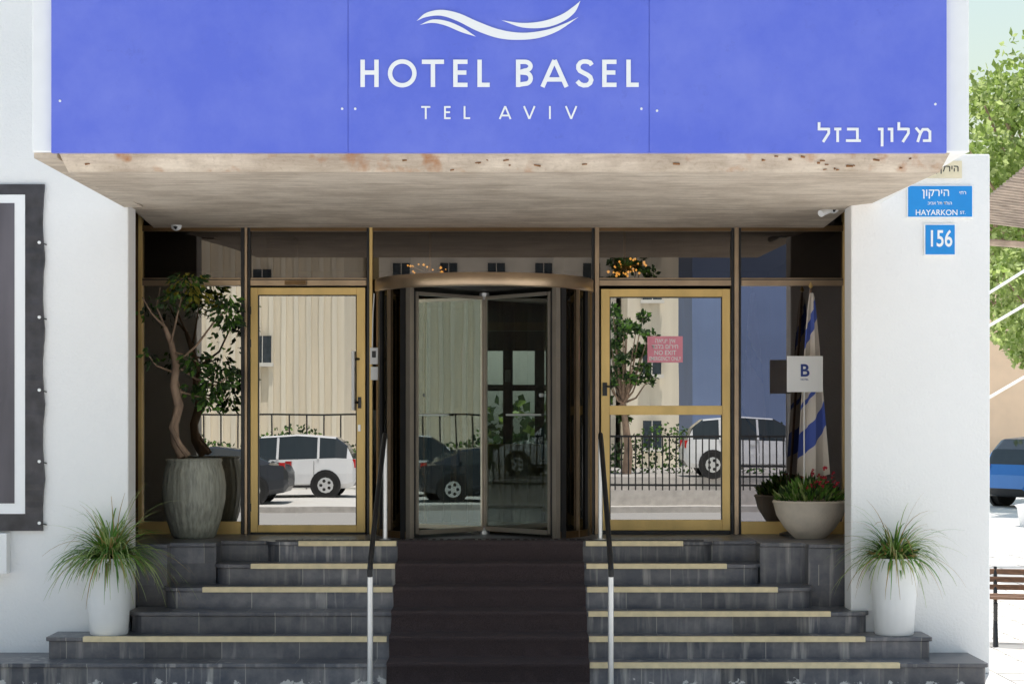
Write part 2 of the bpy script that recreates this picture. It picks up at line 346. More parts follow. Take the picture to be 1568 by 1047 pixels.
b=B(); x0,x1=-.965,.598; prof=[(-.78,L+.008)]
for k in range(0,6):
    y=yk(k); z=L-RZ*k
    prof+=[(y+.03,z+.010),(y+.006,z+.010),(y-.010,z+.004),(y-.016,z-.008),(y-.012,z-.03),(y-.003,z-.05),(y-.003,z-RZ+.025),(y-.016,z-RZ+.011)]
prof+=[(-3.3,.011)]
n=len(prof); nx=40; vs=[];fs=[]
for i,(y,z) in enumerate(prof):
    for j in range(nx+1): vs.append((x0+(x1-x0)*j/nx+U(-.003,.003)*(j in(0,nx)),y+U(-.002,.002),z+U(-.001,.0025)))
for i in range(n-1):
    for j in range(nx): a=i*(nx+1)+j; fs.append((a,a+1,a+nx+2,a+nx+1))
b.add(vs,fs,'carpet')
b.done('stair_carpet',None,smooth=True)
b=B()
x=-1.95
while x<1.6:
    b.box(x,x+.035,-1.03,-.86,L+.002,L+.010,'black'); x+=.065
b.box(-2.0,1.62,-1.05,-1.032,L+.001,L+.012,'black')
b.done('entrance_grille',steps)
# ---------------------------------------------------------------- hotel building
H=empty('hotel_building')
YW=-1.8
b=B()
b.box(-11,-3.09,YW,-1.5,0,8.19,'stucco'); b.done('left_wall',H,bevel=.012)
b=B(); b.box(2.73,3.85,YW,-1.5,0,4.18,'stucco'); b.box(3.55,3.849,-1.499,9,0,4.18,'stucco'); b.done('right_pillar',H,bevel=.012)
b=B(); b.box(-11,3.5,YW+.01,9,4.205,8.2,'plain_white'); b.box(-11,-6.6,-1.49,9,0,4.2,'plain_white'); b.done('upper_storey',H)
b=B(); b.box(-3.10,2.72,YW+.005,-1.5,3.80,4.2,'stucco'); b.done('lintel',H)
b=B(); b.box(-3.13,2.98,-4.70,YW-.002,3.785,4.95,'plain_white'); b.done('canopy_box',H,bevel=.01)
b=B()
zf,zb=3.67,3.765
P=[(-2.915,-4.60),(2.81,-4.60),(2.74,YW),(2.80,-.02),(-3.22,-.02),(-3.075,YW)]
Z=[zf,zf,zb,zb,zb,zb]
vs=[(P[i][0],P[i][1],Z[i]) for i in range(6)]
T=[(-2.96,-4.67),(2.86,-4.67),(2.9,YW),(2.80,-.02),(-3.22,-.02),(-3.12,YW)]
vs+=[(T[i][0],T[i][1],3.784 if i in(0,1,2,5) else 3.9) for i in range(6)]
b.add(vs,[(0,1,2,5),(5,2,3,4),(0,6,7,1),(1,7,8,2),(2,8,9,3),(4,10,11,5),(5,11,6,0)],'soffit')
b.box(-3.12,-2.97,-4.68,-1.81,3.75,3.783,'soffit')
b.done('soffit',H)
b=B()
for i in range(26):
    x=random.choice([U(-2.8,2.7),U(-.3,.6),U(1.6,2.6)]); w=U(.008,.045); z=3.675+U(0,.09); y=-4.605-.07*(z-3.67)/.114
    b.tube([(x,y-.004,z),(x+w,y-.004,z+U(-.008,.008))],[U(.003,.008),U(.002,.007)],'rust',6)
b.done('rusted_rebar',H)
b=B()
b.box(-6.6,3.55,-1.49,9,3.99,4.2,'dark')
b.box(-6.6,3.55,.21,9,.8,1.01,'floor')
b.box(-6.6,-6.45,-1.49,9,0,3.99,'wood'); b.box(3.40,3.549,.05,9,0,3.99,'wood')
b.box(-6.45,-1.4,7.9,8.1,1.01,3.99,'wood'); b.box(1.0,3.4,7.9,8.1,1.01,3.99,'wood'); b.box(-1.4,1.0,7.9,8.1,2.95,3.99,'wood'); b.box(-1.4,1.0,7.9,8.1,1.01,1.7,'wood')
for x in (-1.0,-.55,-.12,.30,.7): b.box(x,x+.13,7.92,8.06,1.7,2.95,'black')
b.box(-1.4,1.0,7.92,8.06,2.42,2.5,'black')
b.box(-5.5,-1.6,4.6,5.2,1.011,2.15,'wood')
b.box(-2.6,-2.3,3.0,3.3,1.011,3.98,'dark'); b.box(1.5,1.8,3.4,3.7,1.011,3.98,'dark')
b.box(-1.2,-1.05,5.5,5.7,1.011,3.98,'bronze'); b.box(.5,.62,5.5,5.7,1.011,3.98,'bronze'); b.box(-1.2,.62,5.5,5.6,3.1,3.2,'bronze')
b.done('lobby_interior',H)
b=B(); b.box(-5,3.3,13.5,13.8,0,4.6,'facade3'); b.done('sky_block_wall')  # added wall, blocks the yellow sky seen through the lobby's back windows
b=B()
for i in range(1500):
    p=Vector((U(-3,2.5),13.0+U(-.3,.3),U(.3,2.3))); leaf(b,p,rv(),.2,.08,random.choice(['tree','leaf','leaf']))
b.done('sky_block_hedge')  # leaves added with the wall to cover the sky behind the lobby
for cx,cy in ((-.80,1.9),(.02,2.1)):
    e=empty('armchair',(cx,cy,L)); b=B(); b.T=Matrix.Translation((cx,cy,1.012))
    b.box(-.28,.28,-.34,.34,.15,.42,'armchair'); b.box(-.28,.28,.22,.38,.42,.78,'armchair'); b.box(-.34,-.27,-.34,.38,.12,.62,'armchair'); b.box(.27,.34,-.34,.38,.12,.62,'armchair')
    for sx in(-.32,.28):
        for sy in(-.3,.3): b.box(sx,sx+.04,sy,sy+.04,0,.15,'black')
    b.done('chair_body',e,bevel=.03)
for cx,cy,cz in ((-.85,2.6,3.55),(1.15,2.3,3.60)):
    e=empty('chandelier',(cx,cy,cz)); b=B(); b.tube([(cx,cy,cz),(cx,cy,3.98)],.012,'brass')
    for i in range(30):
        a=U(0,6.28); r=U(.03,.24); z=cz+U(-.10,.10); x=cx+r*math.cos(a); y=cy+r*math.sin(a); q=U(.008,.018)
        b.tube([(cx,cy,cz),(x,y,z)],.003,'brass',5); b.lathe((x,y,z),[(.001,-q),(q,0),(.001,q)],'lampwarm',6)
    b.done('lamps',e)
# ---------------------------------------------------------------- glazed shopfront
SF=empty('glazed_shopfront')
def X0(px): return mX(px,0)
def Z0(py): return mZ(py,0)
zt=Z0(348)
b=B()
def mul(a,c,k='bronze',y0=-.05,y1=.05,z0=L,z1=None): b.box(X0(a),X0(c),y0,y1,z0,z1 or zt+.2,k)
mul(206,213);mul(213.5,219,'brass',-.06,.03)
mul(370,375.5,'black');mul(376,380,'bronze_l',-.07,.03);mul(380.5,384,'black',-.04,.04)
mul(562,566,'black',-.04);mul(566.4,571,'brass',-.065,.03)
mul(906,910,'black',-.04);mul(910.4,917,'bronze_l',-.065,.03)
mul(1119,1123,'black',-.04);mul(1123.4,1130,'bronze_l',-.065,.03);mul(1130.4,1134,'black',-.04)
mul(1290,1300,'brass',-.05)
for a,c in ((219.3,369.7),(384.3,561.7),(571.3,905.7),(917.3,1118.7),(1134.3,1289.7)):
    b.box(X0(a),X0(c),-.045,.045,zt-.04,zt+.012,'bronze')
    if a!=571.3:
        b.box(X0(a),X0(c),-.045,.045,Z0(438),Z0(426),'bronze_l')
        b.box(X0(a),X0(c),-.05,.04,Z0(429.5),Z0(428),'black')
b.box(X0(219.3),X0(369.7),-.045,.045,L,Z0(798),'brass'); b.box(X0(1134.3),X0(1289.7),-.045,.045,L,Z0(798),'brass')
b.done('frames',SF,bevel=.003)
b=B()
def pane(a,c,t,bt,k,y=0,tilt=0):
    b.add([(X0(a),y+tilt,Z0(bt)),(X0(c),y+tilt,Z0(bt)),(X0(c),y,Z0(t)),(X0(a),y,Z0(t))],[(0,1,2,3)],k)
for a,c,k in ((219,370,'glassT'),(384,562,'glassTm'),(571,906,'glassTm'),(917,1119,'glassTm'),(1134,1290,'glassT')): pane(a,c,340,428,k,-.003,.0125)
pane(219,370,436,800,'glass');pane(1134,1290,436,800,'glassD')
pane(150,206,340,815,'glassD');pane(1300,1370,340,815,'glassD')
b.done('panes',SF)
def door(name,a,c,t,bt,ia,ic,it,ib,mid=None):
    D=empty(name,(X0((a+c)/2),0,L)); b=B(); y0,y1=-.06,-.005
    b.box(X0(a),X0(ia),y0,y1,Z0(bt),Z0(t),'brass'); b.box(X0(ic),X0(c),y0,y1,Z0(bt),Z0(t),'brass')
    b.box(X0(ia)+.001,X0(ic)-.001,y0+.003,y1,Z0(it),Z0(t),'brass'); b.box(X0(ia)+.001,X0(ic)-.001,y0+.003,y1,Z0(bt),Z0(ib),'brass')
    if mid: b.box(X0(ia)+.001,X0(ic)-.001,y0+.003,y1,Z0(mid[1]),Z0(mid[0]),'brass')
    for (p,q) in ((a-.9,a-.1),(c+.1,c+.9)): b.box(X0(p),X0(q),-.03,-.002,Z0(bt),Z0(t),'black')
    g=1.6
    b.box(X0(ia),X0(ia+g),y0+.012,y1-.01,Z0(ib),Z0(it),'black'); b.box(X0(ic-g),X0(ic),y0+.012,y1-.01,Z0(ib),Z0(it),'black')
    b.box(X0(ia+g),X0(ic-g),y0+.012,y1-.01,Z0(it+g),Z0(it),'black')
    b.box(X0(a),X0(c),-.07,-.004,L+.001,Z0(bt)-.004,'black')
    b.done('door_frame',D,bevel=.003)
    b=B(); b.add([(X0(ia),-.03,Z0(ib)),(X0(ic),-.03,Z0(ib)),(X0(ic),-.03,Z0(it)),(X0(ia),-.03,Z0(it))],[(0,1,2,3)],'glass'); b.done('door_pane',D)
    return D
D1=door('glass_door',385,560,441,814,396,547,452,803)
b=B(); x=X0(542.5)
b.tube([(x,-.13,Z0(628)),(x,-.13,Z0(538))],.014,'wht',12)
for z in (Z0(550),Z0(616)): b.tube([(x,-.13,z),(x+.05,-.05,z)],.011,'black')
b.box(X0(549),X0(554),-.075,-.06,Z0(625),Z0(608),'black'); b.box(X0(549),X0(553),-.075,-.06,Z0(660),Z0(650),'chrome')
b.box(X0(438),X0(470),-.11,-.06,Z0(437),Z0(431),'bronze')
for z in (470,520,770): b.box(X0(382.5),X0(386),-.075,-.055,Z0(z+12),Z0(z),'black')
b.done('door_handle',D1,smooth=False)
D2=door('glass_door',920,1117,443,811,933,1105,455,795,mid=(621,635))
b=B(); b.box(X0(922),X0(929),-.085,-.06,Z0(606),Z0(586),'black'); b.tube([(X0(926),-.1,Z0(592)),(X0(938),-.1,Z0(592))],.008,'black')
for z in (480,540,770): b.box(X0(1117),X0(1120.5),-.08,-.05,Z0(z+14),Z0(z),'black')
b.done('door_lock',D2)
PN=empty('emergency_exit_notice',(X0(1018),-.04,Z0(535)))
b=B(); b.box(X0(991),X0(1045),-.037,-.034,Z0(555),Z0(515),'pink'); b.done('notice_panel',PN)
for s,py in (('האיצי ןיא',522),('דבלב םוריח',531),('NO EXIT',540.5),('EMERGENCY ONLY',549.5)):
    text('notice_text',s,X0(1018),-.0385,Z0(py),.056 if 'EM' not in s else .050,'wht',PN,sx=.9 if 'EM' not in s else .66)
I=empty('intercom',(X0(573),-.1,Z0(560))); b=B(); b.box(X0(568),X0(580),-.12,-.066,Z0(558),Z0(533),'potwhite'); b.box(X0(569),X0(584),-.12,-.066,Z0(582),Z0(562),'potwhite')
b.box(X0(571),X0(577),-.124,-.12,Z0(548),Z0(538),'black'); b.tube([(X0(571),-.07,Z0(533)),(X0(572),-.075,Z0(480)),(X0(574),-.075,Z0(450))],.006,'wht'); b.done('intercom_body',I,bevel=.006)
# ---------------------------------------------------------------- revolving door
RD=empty('revolving_door',(-.245,0,L))
cx,cy=-.250,0.0; r=.965
b=B(); zb_,zt_=CAMZ+1.130,CAMZ+1.245
b.lathe((cx,cy,0),[(r-.06,zb_),(r+.012,zb_),(r+.02,zb_+.01),(r+.02,zt_-.01),(r+.012,zt_),(.001,zt_)],'bronze_l',72)
b.done('canopy_ring',RD,smooth=True)
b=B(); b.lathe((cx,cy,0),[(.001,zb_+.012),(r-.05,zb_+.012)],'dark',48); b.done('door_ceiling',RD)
b=B()
A=math.radians(42)
def pol(a,q=r): return (cx+q*math.sin(a),cy-q*math.cos(a))
for sgn in(1,-1):
    for (a0,a1) in ((math.radians(43),math.radians(137)),):
        n=16; vs=[]
        for i in range(n+1):
            t=sgn*(a0+(a1-a0)*i/n); p=pol(t,r-.02); vs+= [(p[0],p[1],L+.05),(p[0],p[1],zb_)]
        b.add(vs,[(2*i,2*i+2,2*i+3,2*i+1) for i in range(n)],'glassB')
b.done('drum_glass',RD,smooth=True)
b=B()
def post(a,w,k,q=r-.02,dp=.05,z0=L,z1=zb_):
    c=pol(a,q); ca,sa=math.cos(a),math.sin(a)
    pts=[]
    for u,v in((-w/2,-dp/2),(w/2,-dp/2),(w/2,dp/2),(-w/2,dp/2)):
        pts.append((c[0]+u*ca-v*sa, c[1]+u*sa+v*ca))
    b.prism(pts,z0,z1,k)
for sgn in(1,-1):
    post(sgn*A,.05,'wingmetal'); post(sgn*(A+.07),.06,'black')
    post(sgn*math.radians(60),.02,'bronze_l'); post(sgn*math.radians(74),.07,'black'); post(sgn*math.radians(88),.045,'bronze'); post(sgn*math.radians(137),.05,'black'); post(sgn*math.radians(112),.03,'black')
for a0,a1 in((A,math.radians(137)),(-math.radians(137),-A)):
    n=14
    for i in range(n):
        t0=a0+(a1-a0)*i/n;t1=a0+(a1-a0)*(i+1)/n
        p=[pol(t0,r-.045),pol(t1,r-.045),pol(t1,r+.005),pol(t0,r+.005)]
        b.prism(p[::-1],L+.001,L+.06,'bronze')
b.done('drum_posts',RD)
b=B(); gl=B()
for ang in (A-.01,-A+.01,math.pi-A,math.pi+A):
    d=Vector((math.sin(ang),-math.cos(ang),0)); s=Vector((math.cos(ang),math.sin(ang),0))
    def lp(u,w,z): q=Vector((cx,cy,0))+d*u+s*w; return (q.x,q.y,z)
    def lbox(u0,u1,w,z0,z1,k):
        b.add([lp(u0,-w,z0),lp(u1,-w,z0),lp(u1,w,z0),lp(u0,w,z0),lp(u0,-w,z1),lp(u1,-w,z1),lp(u1,w,z1),lp(u0,w,z1)],[(0,3,2,1),(4,5,6,7),(0,1,5,4),(1,2,6,5),(2,3,7,6),(3,0,4,7)],k)
    R1=r-.075
    lbox(R1-.030,R1,.015,L+.04,zb_-.03,'wingmetal'); lbox(.03,R1-.036,.016,zb_-.06,zb_-.03,'wingmetal'); lbox(.03,R1-.036,.016,L+.03,L+.07,'wingmetal'); lbox(.018,.036,.007,L+.03,zb_-.03,'wingmetal')
    lbox(R1,R1+.015,.006,L+.02,zb_-.02,'black')
    gl.add([lp(.036,0,L+.07),lp(R1-.03,0,L+.07),lp(R1-.03,0,zb_-.06),lp(.036,0,zb_-.06)],[(0,1,2,3)],'glassR')
    if math.cos(ang)>0:
        zz=L+1.07
        b.tube([lp(.36,-.05,zz),lp(R1-.08,-.05,zz)],.009,'chrome'); b.tube([lp(.38,-.05,zz),lp(.38,0,zz)],.008,'black'); b.tube([lp(R1-.1,-.05,zz),lp(R1-.1,0,zz)],.008,'black')
        b.tube([lp(R1-.11,-.03,zz+.17),lp(R1-.11,0,zz+.17)],.016,'chrome')
b.tube([(cx,cy,L),(cx,cy,zb_)],.010,'wingmetal',12)
b.lathe((cx,cy,L),[(.05,0),(.05,.03),(.02,.06)],'chrome',16); b.lathe((cx,cy,zb_-.06),[(.02,0),(.045,.03),(.045,.06)],'chrome',16)
b.done('door_wings',RD,bevel=0); gl.done('wing_glass',RD)
# ---------------------------------------------------------------- handrails
for X in (-1.079,.752):
    HR=empty('handrail',(X,-1.8,L)); b=B()
    yt,ztop=-.95,L+.90; yb2,zb2=-2.64,.925
    b.tube([(X,yt,L),(X,yt,ztop-.03)],.020,'chrome',14); b.lathe((X,yt,L),[(.05,0),(.05,.012),(.022,.02)],'chrome',20)
    b.tube([(X,yb2,0),(X,yb2,zb2)],.0225,'chrome',14); b.lathe((X,yb2,0),[(.055,0),(.055,.012),(.022,.02)],'chrome',20)
    b.done('posts',HR,smooth=True)
    b=B(); pts=[(X,yt+.02,ztop-.05),(X,yt-.03,ztop+.0),(X,yt-.10,ztop-.03),(X,yb2+.25,zb2+.17),(X,yb2+.03,zb2+.03),(X,yb2-.04,zb2-.03),(X,yb2-.03,zb2-.07)]
    b.tube(pts,.021,'black',14); b.done('grip',HR,smooth=True)
# ---------------------------------------------------------------- hotel sign
SG=empty('hotel_sign',(0,-4.75,4.3)); ys=-4.75
b=B(); zs0=mZ(234,ys); edges=[78,533,994,1450]
for i in range(3): b.box(mX(edges[i]+.5,ys),mX(edges[i+1]-.5,ys),ys,-4.705,zs0,5.0,'sign')
b.box(mX(79,ys),mX(1449,ys),ys+.008,-4.704,zs0+.003,4.99,'sign')
b.done('sign_panels',SG)
b=B()
for (px,py) in ((92,155),(524,167),(544,167),(982,167),(1006,170),(1432,160)):
    b.tube([(mX(px,ys),ys-.008,mZ(py,ys)),(mX(px,ys),ys,mZ(py,ys))],.008,'wht',10)
b.done('sign_bolts',SG)
SB=B(); cnt=[0]
def ribbon(pts,t,closed=False):
    cnt[0]+=1; y=ys-.005-.0004*(cnt[0]%9); n=len(pts); vs=[]
    P=[Vector(p) for p in pts]
    for i in range(n):
        if closed: a,c=P[i-1],P[(i+1)%n]
        else: a,c=P[max(i-1,0)],P[min(i+1,n-1)]
        d1=(P[i]-a); d2=(c-P[i])
        d1=d1.normalized() if d1.length>1e-6 else d2.normalized(); d2=d2.normalized() if d2.length>1e-6 else d1
        m=(d1+d2).normalized(); nn=Vector((-m.y,m.x)); k=max(.4,nn.dot(Vector((-d1.y,d1.x)))); o=nn*(t/2/k)
        for q in (P[i]+o,P[i]-o): vs.append((mX(q.x,ys),y,mZ(q.y,ys)))
    fs=[(2*i,2*i+1,2*((i+1)%n)+1,2*((i+1)%n)) for i in range(n if closed else n-1)]
    SB.add(vs,fs,'wht')
def glyph(ch,x,w,y0,h,t):
    X=lambda u:x+u*w
    Y=lambda v:y0+h*(1-v)
    th=t/h/2; tw=t/w/2
    Ls=[]
    if ch=='H': Ls=[[(tw,0),(tw,1)],[(1-tw,0),(1-tw,1)],[(tw,.53),(1-tw,.53)]]
    elif ch=='O': ribbon([(X(.5)+(w/2-t/2)*math.cos(a*math.pi/20),Y(.5)+(h/2-t/2+.6)*math.sin(a*math.pi/20)) for a in range(40)],t,True)
    elif ch=='T': Ls=[[(0,1-th),(1,1-th)],[(.5,1-th),(.5,0)]]
    elif ch=='E': Ls=[[(tw,0),(tw,1)],[(tw,1-th),(1,1-th)],[(tw,.53),(.92,.53)],[(tw,th),(1,th)]]
    elif ch=='L': Ls=[[(tw,0),(tw,1)],[(tw,th),(1,th)]]
    elif ch=='I': Ls=[[(.5,0),(.5,1)]]
    elif ch=='V': Ls=[[(.07,1),(.5,0.02)],[(.93,1),(.5,0.02)]]
    elif ch=='A': Ls=[[(.06,0),(.5,.98)],[(.94,0),(.5,.98)],[(.22,.28),(.78,.28)]]
    elif ch=='B':
        Ls=[[(tw,0),(tw,1)],[(tw,1-th)]+[(.52+(.34)*math.cos(math.radians(a)),.76+(.24-th)*math.sin(math.radians(a))) for a in range(90,-91,-15)]+[(tw,.52+th*.0)],
            [(tw,.54)]+[(.56+(.44-tw)*math.cos(math.radians(a)),.28+th/2+(.28-th)*math.sin(math.radians(a))) for a in range(90,-91,-15)]+[(tw,th)]]
    elif ch=='S': Ls=[[(.93,.80),(.84,.89),(.66,.93),(.46,.935),(.28,.89),(.17,.79),(.17,.68),(.26,.59),(.46,.52),(.68,.45),(.84,.37),(.90,.26),(.84,.15),(.68,.075),(.46,.065),(.26,.11),(.10,.22)]]
    for l in Ls: ribbon([(X(u),Y(v)) for u,v in l],t)
for ch,x,w in (('H',552,28),('O',594,44),('T',646,34),('E',694,22),('L',731,19),('B',790,26),('A',828,42),('S',881,27),('E',922,22),('L',959,19)):
    glyph(ch,x,w,92,42,6.8)
for ch,x,w in (('T',645,14),('E',680,10),('L',710,10),('A',764,19),('V',801,19),('I',838,8),('V',865,19)): glyph(ch,x,w,163,20,2.8)
def heb(Ls,x,w,t=4.2,y0=196,h=22):
    for l in Ls: ribbon([(x+u*w,y0+h*(1-v)) for u,v in l],t)
lam=[[(.1,1.38),(.1,.9),(.88,.9)],[(.88,.98),(.88,.62),(.42,0)]]
heb(lam,1252,19); heb([[(0,.9),(1,.9)],[(.5,.9),(.5,0)]],1277,11); heb([[(.08,.9),(.8,.9)],[(.8,.99),(.8,.1)],[(0,.1),(1.05,.1)]],1295,22)
heb([[(.0,.9),(.8,.9)],[(.8,.99),(.8,-.3)]],1344,8); heb([[(0,.9),(.8,.9)],[(.8,.99),(.8,0)]],1359,8); heb(lam,1374,19)
heb([[(.0,1.0),(.3,.62),(.12,0)],[(.3,.62),(.45,.88),(.75,.88),(.9,.7)],[(.9,.8),(.9,.1),(.45,.1)]],1402,24)
def shape(top,bot):
    cnt[0]+=1; y=ys-.009; n=len(top); vs=[(mX(p[0],ys),y,mZ(p[1],ys)) for p in top]+[(mX(p[0],ys),y,mZ(p[1],ys)) for p in bot]
    SB.add(vs,[(i,i+1,n+i+1,n+i) for i in range(n-1)],'wht')
def cat(pts,n=6):
    P=[Vector(p) for p in pts]; P=[2*P[0]-P[1]]+P+[2*P[-1]-P[-2]]; out=[]
    for i in range(1,len(P)-2):
        for j in range(n):
            t=j/n; a,b_,c,d=P[i-1],P[i],P[i+1],P[i+2]
            out.append(.5*((2*b_)+(c-a)*t+(2*a-5*b_+4*c-d)*t*t+(-a+3*b_-3*c+d)*t**3))
    out.append(P[-2]); return [tuple(o) for o in out]
shape(cat([(638,33),(652,21),(675,16),(702,21),(732,34),(765,46),(800,51),(835,47),(862,38),(886,27)]),
      cat([(638,33),(653,27),(675,25),(700,33),(730,48),(762,59),(792,62),(825,59),(855,48),(886,27)]))
shape(cat([(643,39),(662,31),(684,33),(708,43),(729,57)]),cat([(643,39),(662,36),(682,40),(706,50),(729,57)]))
shape(cat([(768,32),(800,36),(832,33),(860,23),(878,11),(889,2)]),cat([(768,32),(800,43),(835,43),(862,34),(880,20),(889,2)]))
SB.done('sign_lettering',SG)
# ---------------------------------------------------------------- pillar signs
yp=YW
def PX(px): return mX(px,yp)
def PZ(py): return mZ(py,yp)
e=empty('street_name_sign',(PX(1438),yp,PZ(309))); b=B()
b.box(PX(1388),PX(1489),yp-.022,yp-.003,PZ(334),PZ(284),'wht'); b.box(PX(1389.5),PX(1487.5),yp-.026,yp-.0225,PZ(332.5),PZ(285.5),'blue'); b.done('plate',e,bevel=.003)
text('hebrew_name','ןוקריה',PX(1432),yp-.028,PZ(296),.085,'wht',e); text('rehov','יחר',PX(1473),yp-.028,PZ(296),.04,'wht',e)
text('small_line','ביבא לת דלוה',PX(1438),yp-.028,PZ(312),.035,'wht',e)
text('latin_name','HAYARKON',PX(1433),yp-.028,PZ(326.5),.062,'wht',e); text('st','ST.',PX(1473),yp-.028,PZ(326.5),.035,'wht',e)
e=empty('house_number_sign',(PX(1438),yp,PZ(368))); b=B()
b.box(PX(1414),PX(1463),yp-.022,yp-.003,PZ(392),PZ(343),'wht'); b.box(PX(1416),PX(1461),yp-.026,yp-.0225,PZ(390),PZ(345),'blue'); b.done('plate',e,bevel=.004)
t=text('number','156',PX(1438.5),yp-.028,PZ(367),.185,'wht',e,sx=.72); t.data.offset=.003
e=empty('address_plate',(PX(1440),yp,PZ(260))); b=B(); b.box(PX(1407),PX(1472),yp-.02,yp-.003,PZ(273),PZ(247),'cream_sign'); b.done('plate',e)
text('address_text','56 ןוקריה',PX(1440),yp-.022,PZ(259),.075,'black',e)
yq=-.55
e=empty('hotel_logo_plaque',(mX(1232,yq),yq,mZ(572,yq))); b=B()
b.box(mX(1205,yq),mX(1260,yq),yq,yq+.01,mZ(600,yq),mZ(545,yq),'wht'); b.tube([(mX(1232,yq),yq+.02,mZ(590,yq)),(mX(1232,yq),yq+.02,L+.3)],.006,'chrome'); b.done('plaque',e)
t=text('letter','B',mX(1232,yq),yq-.003,mZ(568,yq),.15,'navy',e); t.data.offset=.003; text('caption','HOTEL',mX(1232,yq),yq-.003,mZ(581,yq),.022,'navy',e)
# ---------------------------------------------------------------- banner on left wall
e=empty('wall_banner',(PX(20),yp,PZ(550))); b=B()
def bq(x0,x1,t,bt,k,dy): b.box(PX(x0),PX(x1),yp-dy,yp-.004,PZ(bt),PZ(t),k)
n=60; vs=[];
for i in range(n+1):
    py=283+(812-283)*i/n; xx=70-3.5*abs(math.sin(math.pi*(py-283)/112))-U(0,.6)
    vs+=[(PX(-140),yp-.03,PZ(py)),(PX(xx),yp-.03-U(0,.004),PZ(py)),(PX(xx),yp-.004,PZ(py))]
fs=[]
for i in range(n): a=3*i; fs+=[(a,a+3,a+4,a+1),(a+1,a+4,a+5,a+2)]
b.add(vs,fs,'bannerb')
bq(-140,40,299,786,'wht',.036); bq(-140,24,312,770,'banner',.040)
for py in (372,486,597,706,800): b.tube([(PX(62),yp-.045,PZ(py)),(PX(62),yp-.03,PZ(py))],.013,'wht',10); b.tube([(PX(62),yp-.035,PZ(py)),(PX(72),yp-.01,PZ(py+3))],.005,'black',6)
bq(-140,16,815,876,'stucco',.12)
b.done('banner_cloth',e)
# ---------------------------------------------------------------- security cameras
for (px,py,y,sg) in ((270,345,-.25,1),(1276,318,-1.45,-1)):
    x=mX(px,y); z=mZ(py,y); e=empty('security_camera',(x,y,z)); b=B()
    b.tube([(x,y,z+.07),(x,y,z+.03)],.03,'potwhite',12)
    b.lathe((x,y,z),[(.045,.03),(.05,.0),(.042,-.03),(.02,-.045),(.001,-.05)],'potwhite',16)
    b.lathe((x+.0,y-.035,z-.02),[(.001,-.022),(.022,0),(.001,.022)],'black',12)
    if sg<0: b.tube([(x,y,z),(x-.12,y-.1,z-.06)],.03,'potwhite',12); b.tube([(x+.1,y,z+.05),(x,y,z+.02)],.015,'potwhite')
    b.done('camera_body',e,smooth=True)
# ---------------------------------------------------------------- potted ficus
px_,py_=mX(297,-.55),-.55
PT=empty('potted_ficus_tree',(px_,py_,L)); b=B()
b.lathe((px_,py_,L),[(.001,.001),(.17,.001),(.19,.02),(.235,.16),(.272,.34),(.275,.46),(.26,.57),(.235,.65),(.245,.675),(.235,.69),(.20,.685),(.19,.64)],'potgreen',96,rib=.012,ribn=24)
b.done('pot',PT,smooth=True)
b=B(); b.lathe((px_,py_,L+.64),[(.001,.01),(.2,0)],'soil',24); b.done('soil',PT)
def TP(px,py,dy=0): y=py_+dy; return Vector((mX(px,y),y,mZ(py,y)))
b=B()
tr=[TP(282,700),TP(268,676,.02),TP(267,650,.04),TP(274,620,0),TP(266,590,-.03),TP(270,560,.0),TP(262,525,.03),TP(252,500,.0)]
b.tube([tuple(p) for p in tr],[.055,.042,.038,.045,.035,.034,.026,.02],'bark',10)
t2=[TP(288,698,-.03),TP(275,680,-.05),TP(262,655,-.03),TP(270,630,-.05),TP(276,600,.03),TP(266,570,.05)]
b.tube([tuple(p) for p in t2],[.03,.025,.024,.022,.02,.018],'bark',8)
br=[[(262,525),(272,480),(282,440)],[(266,560),(300,530),(330,490),(350,470)],[(270,560),(300,580),(330,590),(352,575)],[(252,500),(240,470),(245,440)],[(252,500),(232,480),(218,455)],[(268,540),(290,545),(310,560)],[(276,600),(300,606),(325,612)],[(266,570),(240,560),(228,545)]]
for q in br:
    pts=[TP(a,c,U(-.12,.12)*(i>0)) for i,(a,c) in enumerate(q)]
    b.tube([tuple(p) for p in pts],[.012,.008,.005][:len(pts)] if len(pts)==3 else [.013,.010,.008,.005],'bark',6)
b.done('trunk',PT,smooth=True)
b=B()
for (a,c,rx,rz,n) in ((280,440,.16,.14,100),(300,452,.12,.12,60),(262,460,.10,.10,36),(345,478,.14,.14,90),(352,460,.08,.06,28),(300,552,.14,.11,84),(335,575,.17,.13,124),(322,600,.12,.10,64),(225,470,.09,.16,22),(232,545,.07,.10,14),(296,596,.1,.08,40),(290,425,.14,.05,50),(352,492,.1,.08,40),(335,520,.06,.1,10),(318,620,.08,.06,24)):
    c0=TP(a,c,U(-.1,.1))
    for i in range(n):
        v=rv(); p=c0+Vector((v.x*rx,v.y*rx,v.z*rz)); d=Vector((v.x,v.y,-.5+U(-.4,.5)))
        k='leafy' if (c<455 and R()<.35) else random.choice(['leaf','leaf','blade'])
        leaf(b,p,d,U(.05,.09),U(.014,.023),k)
b.done('foliage',PT)
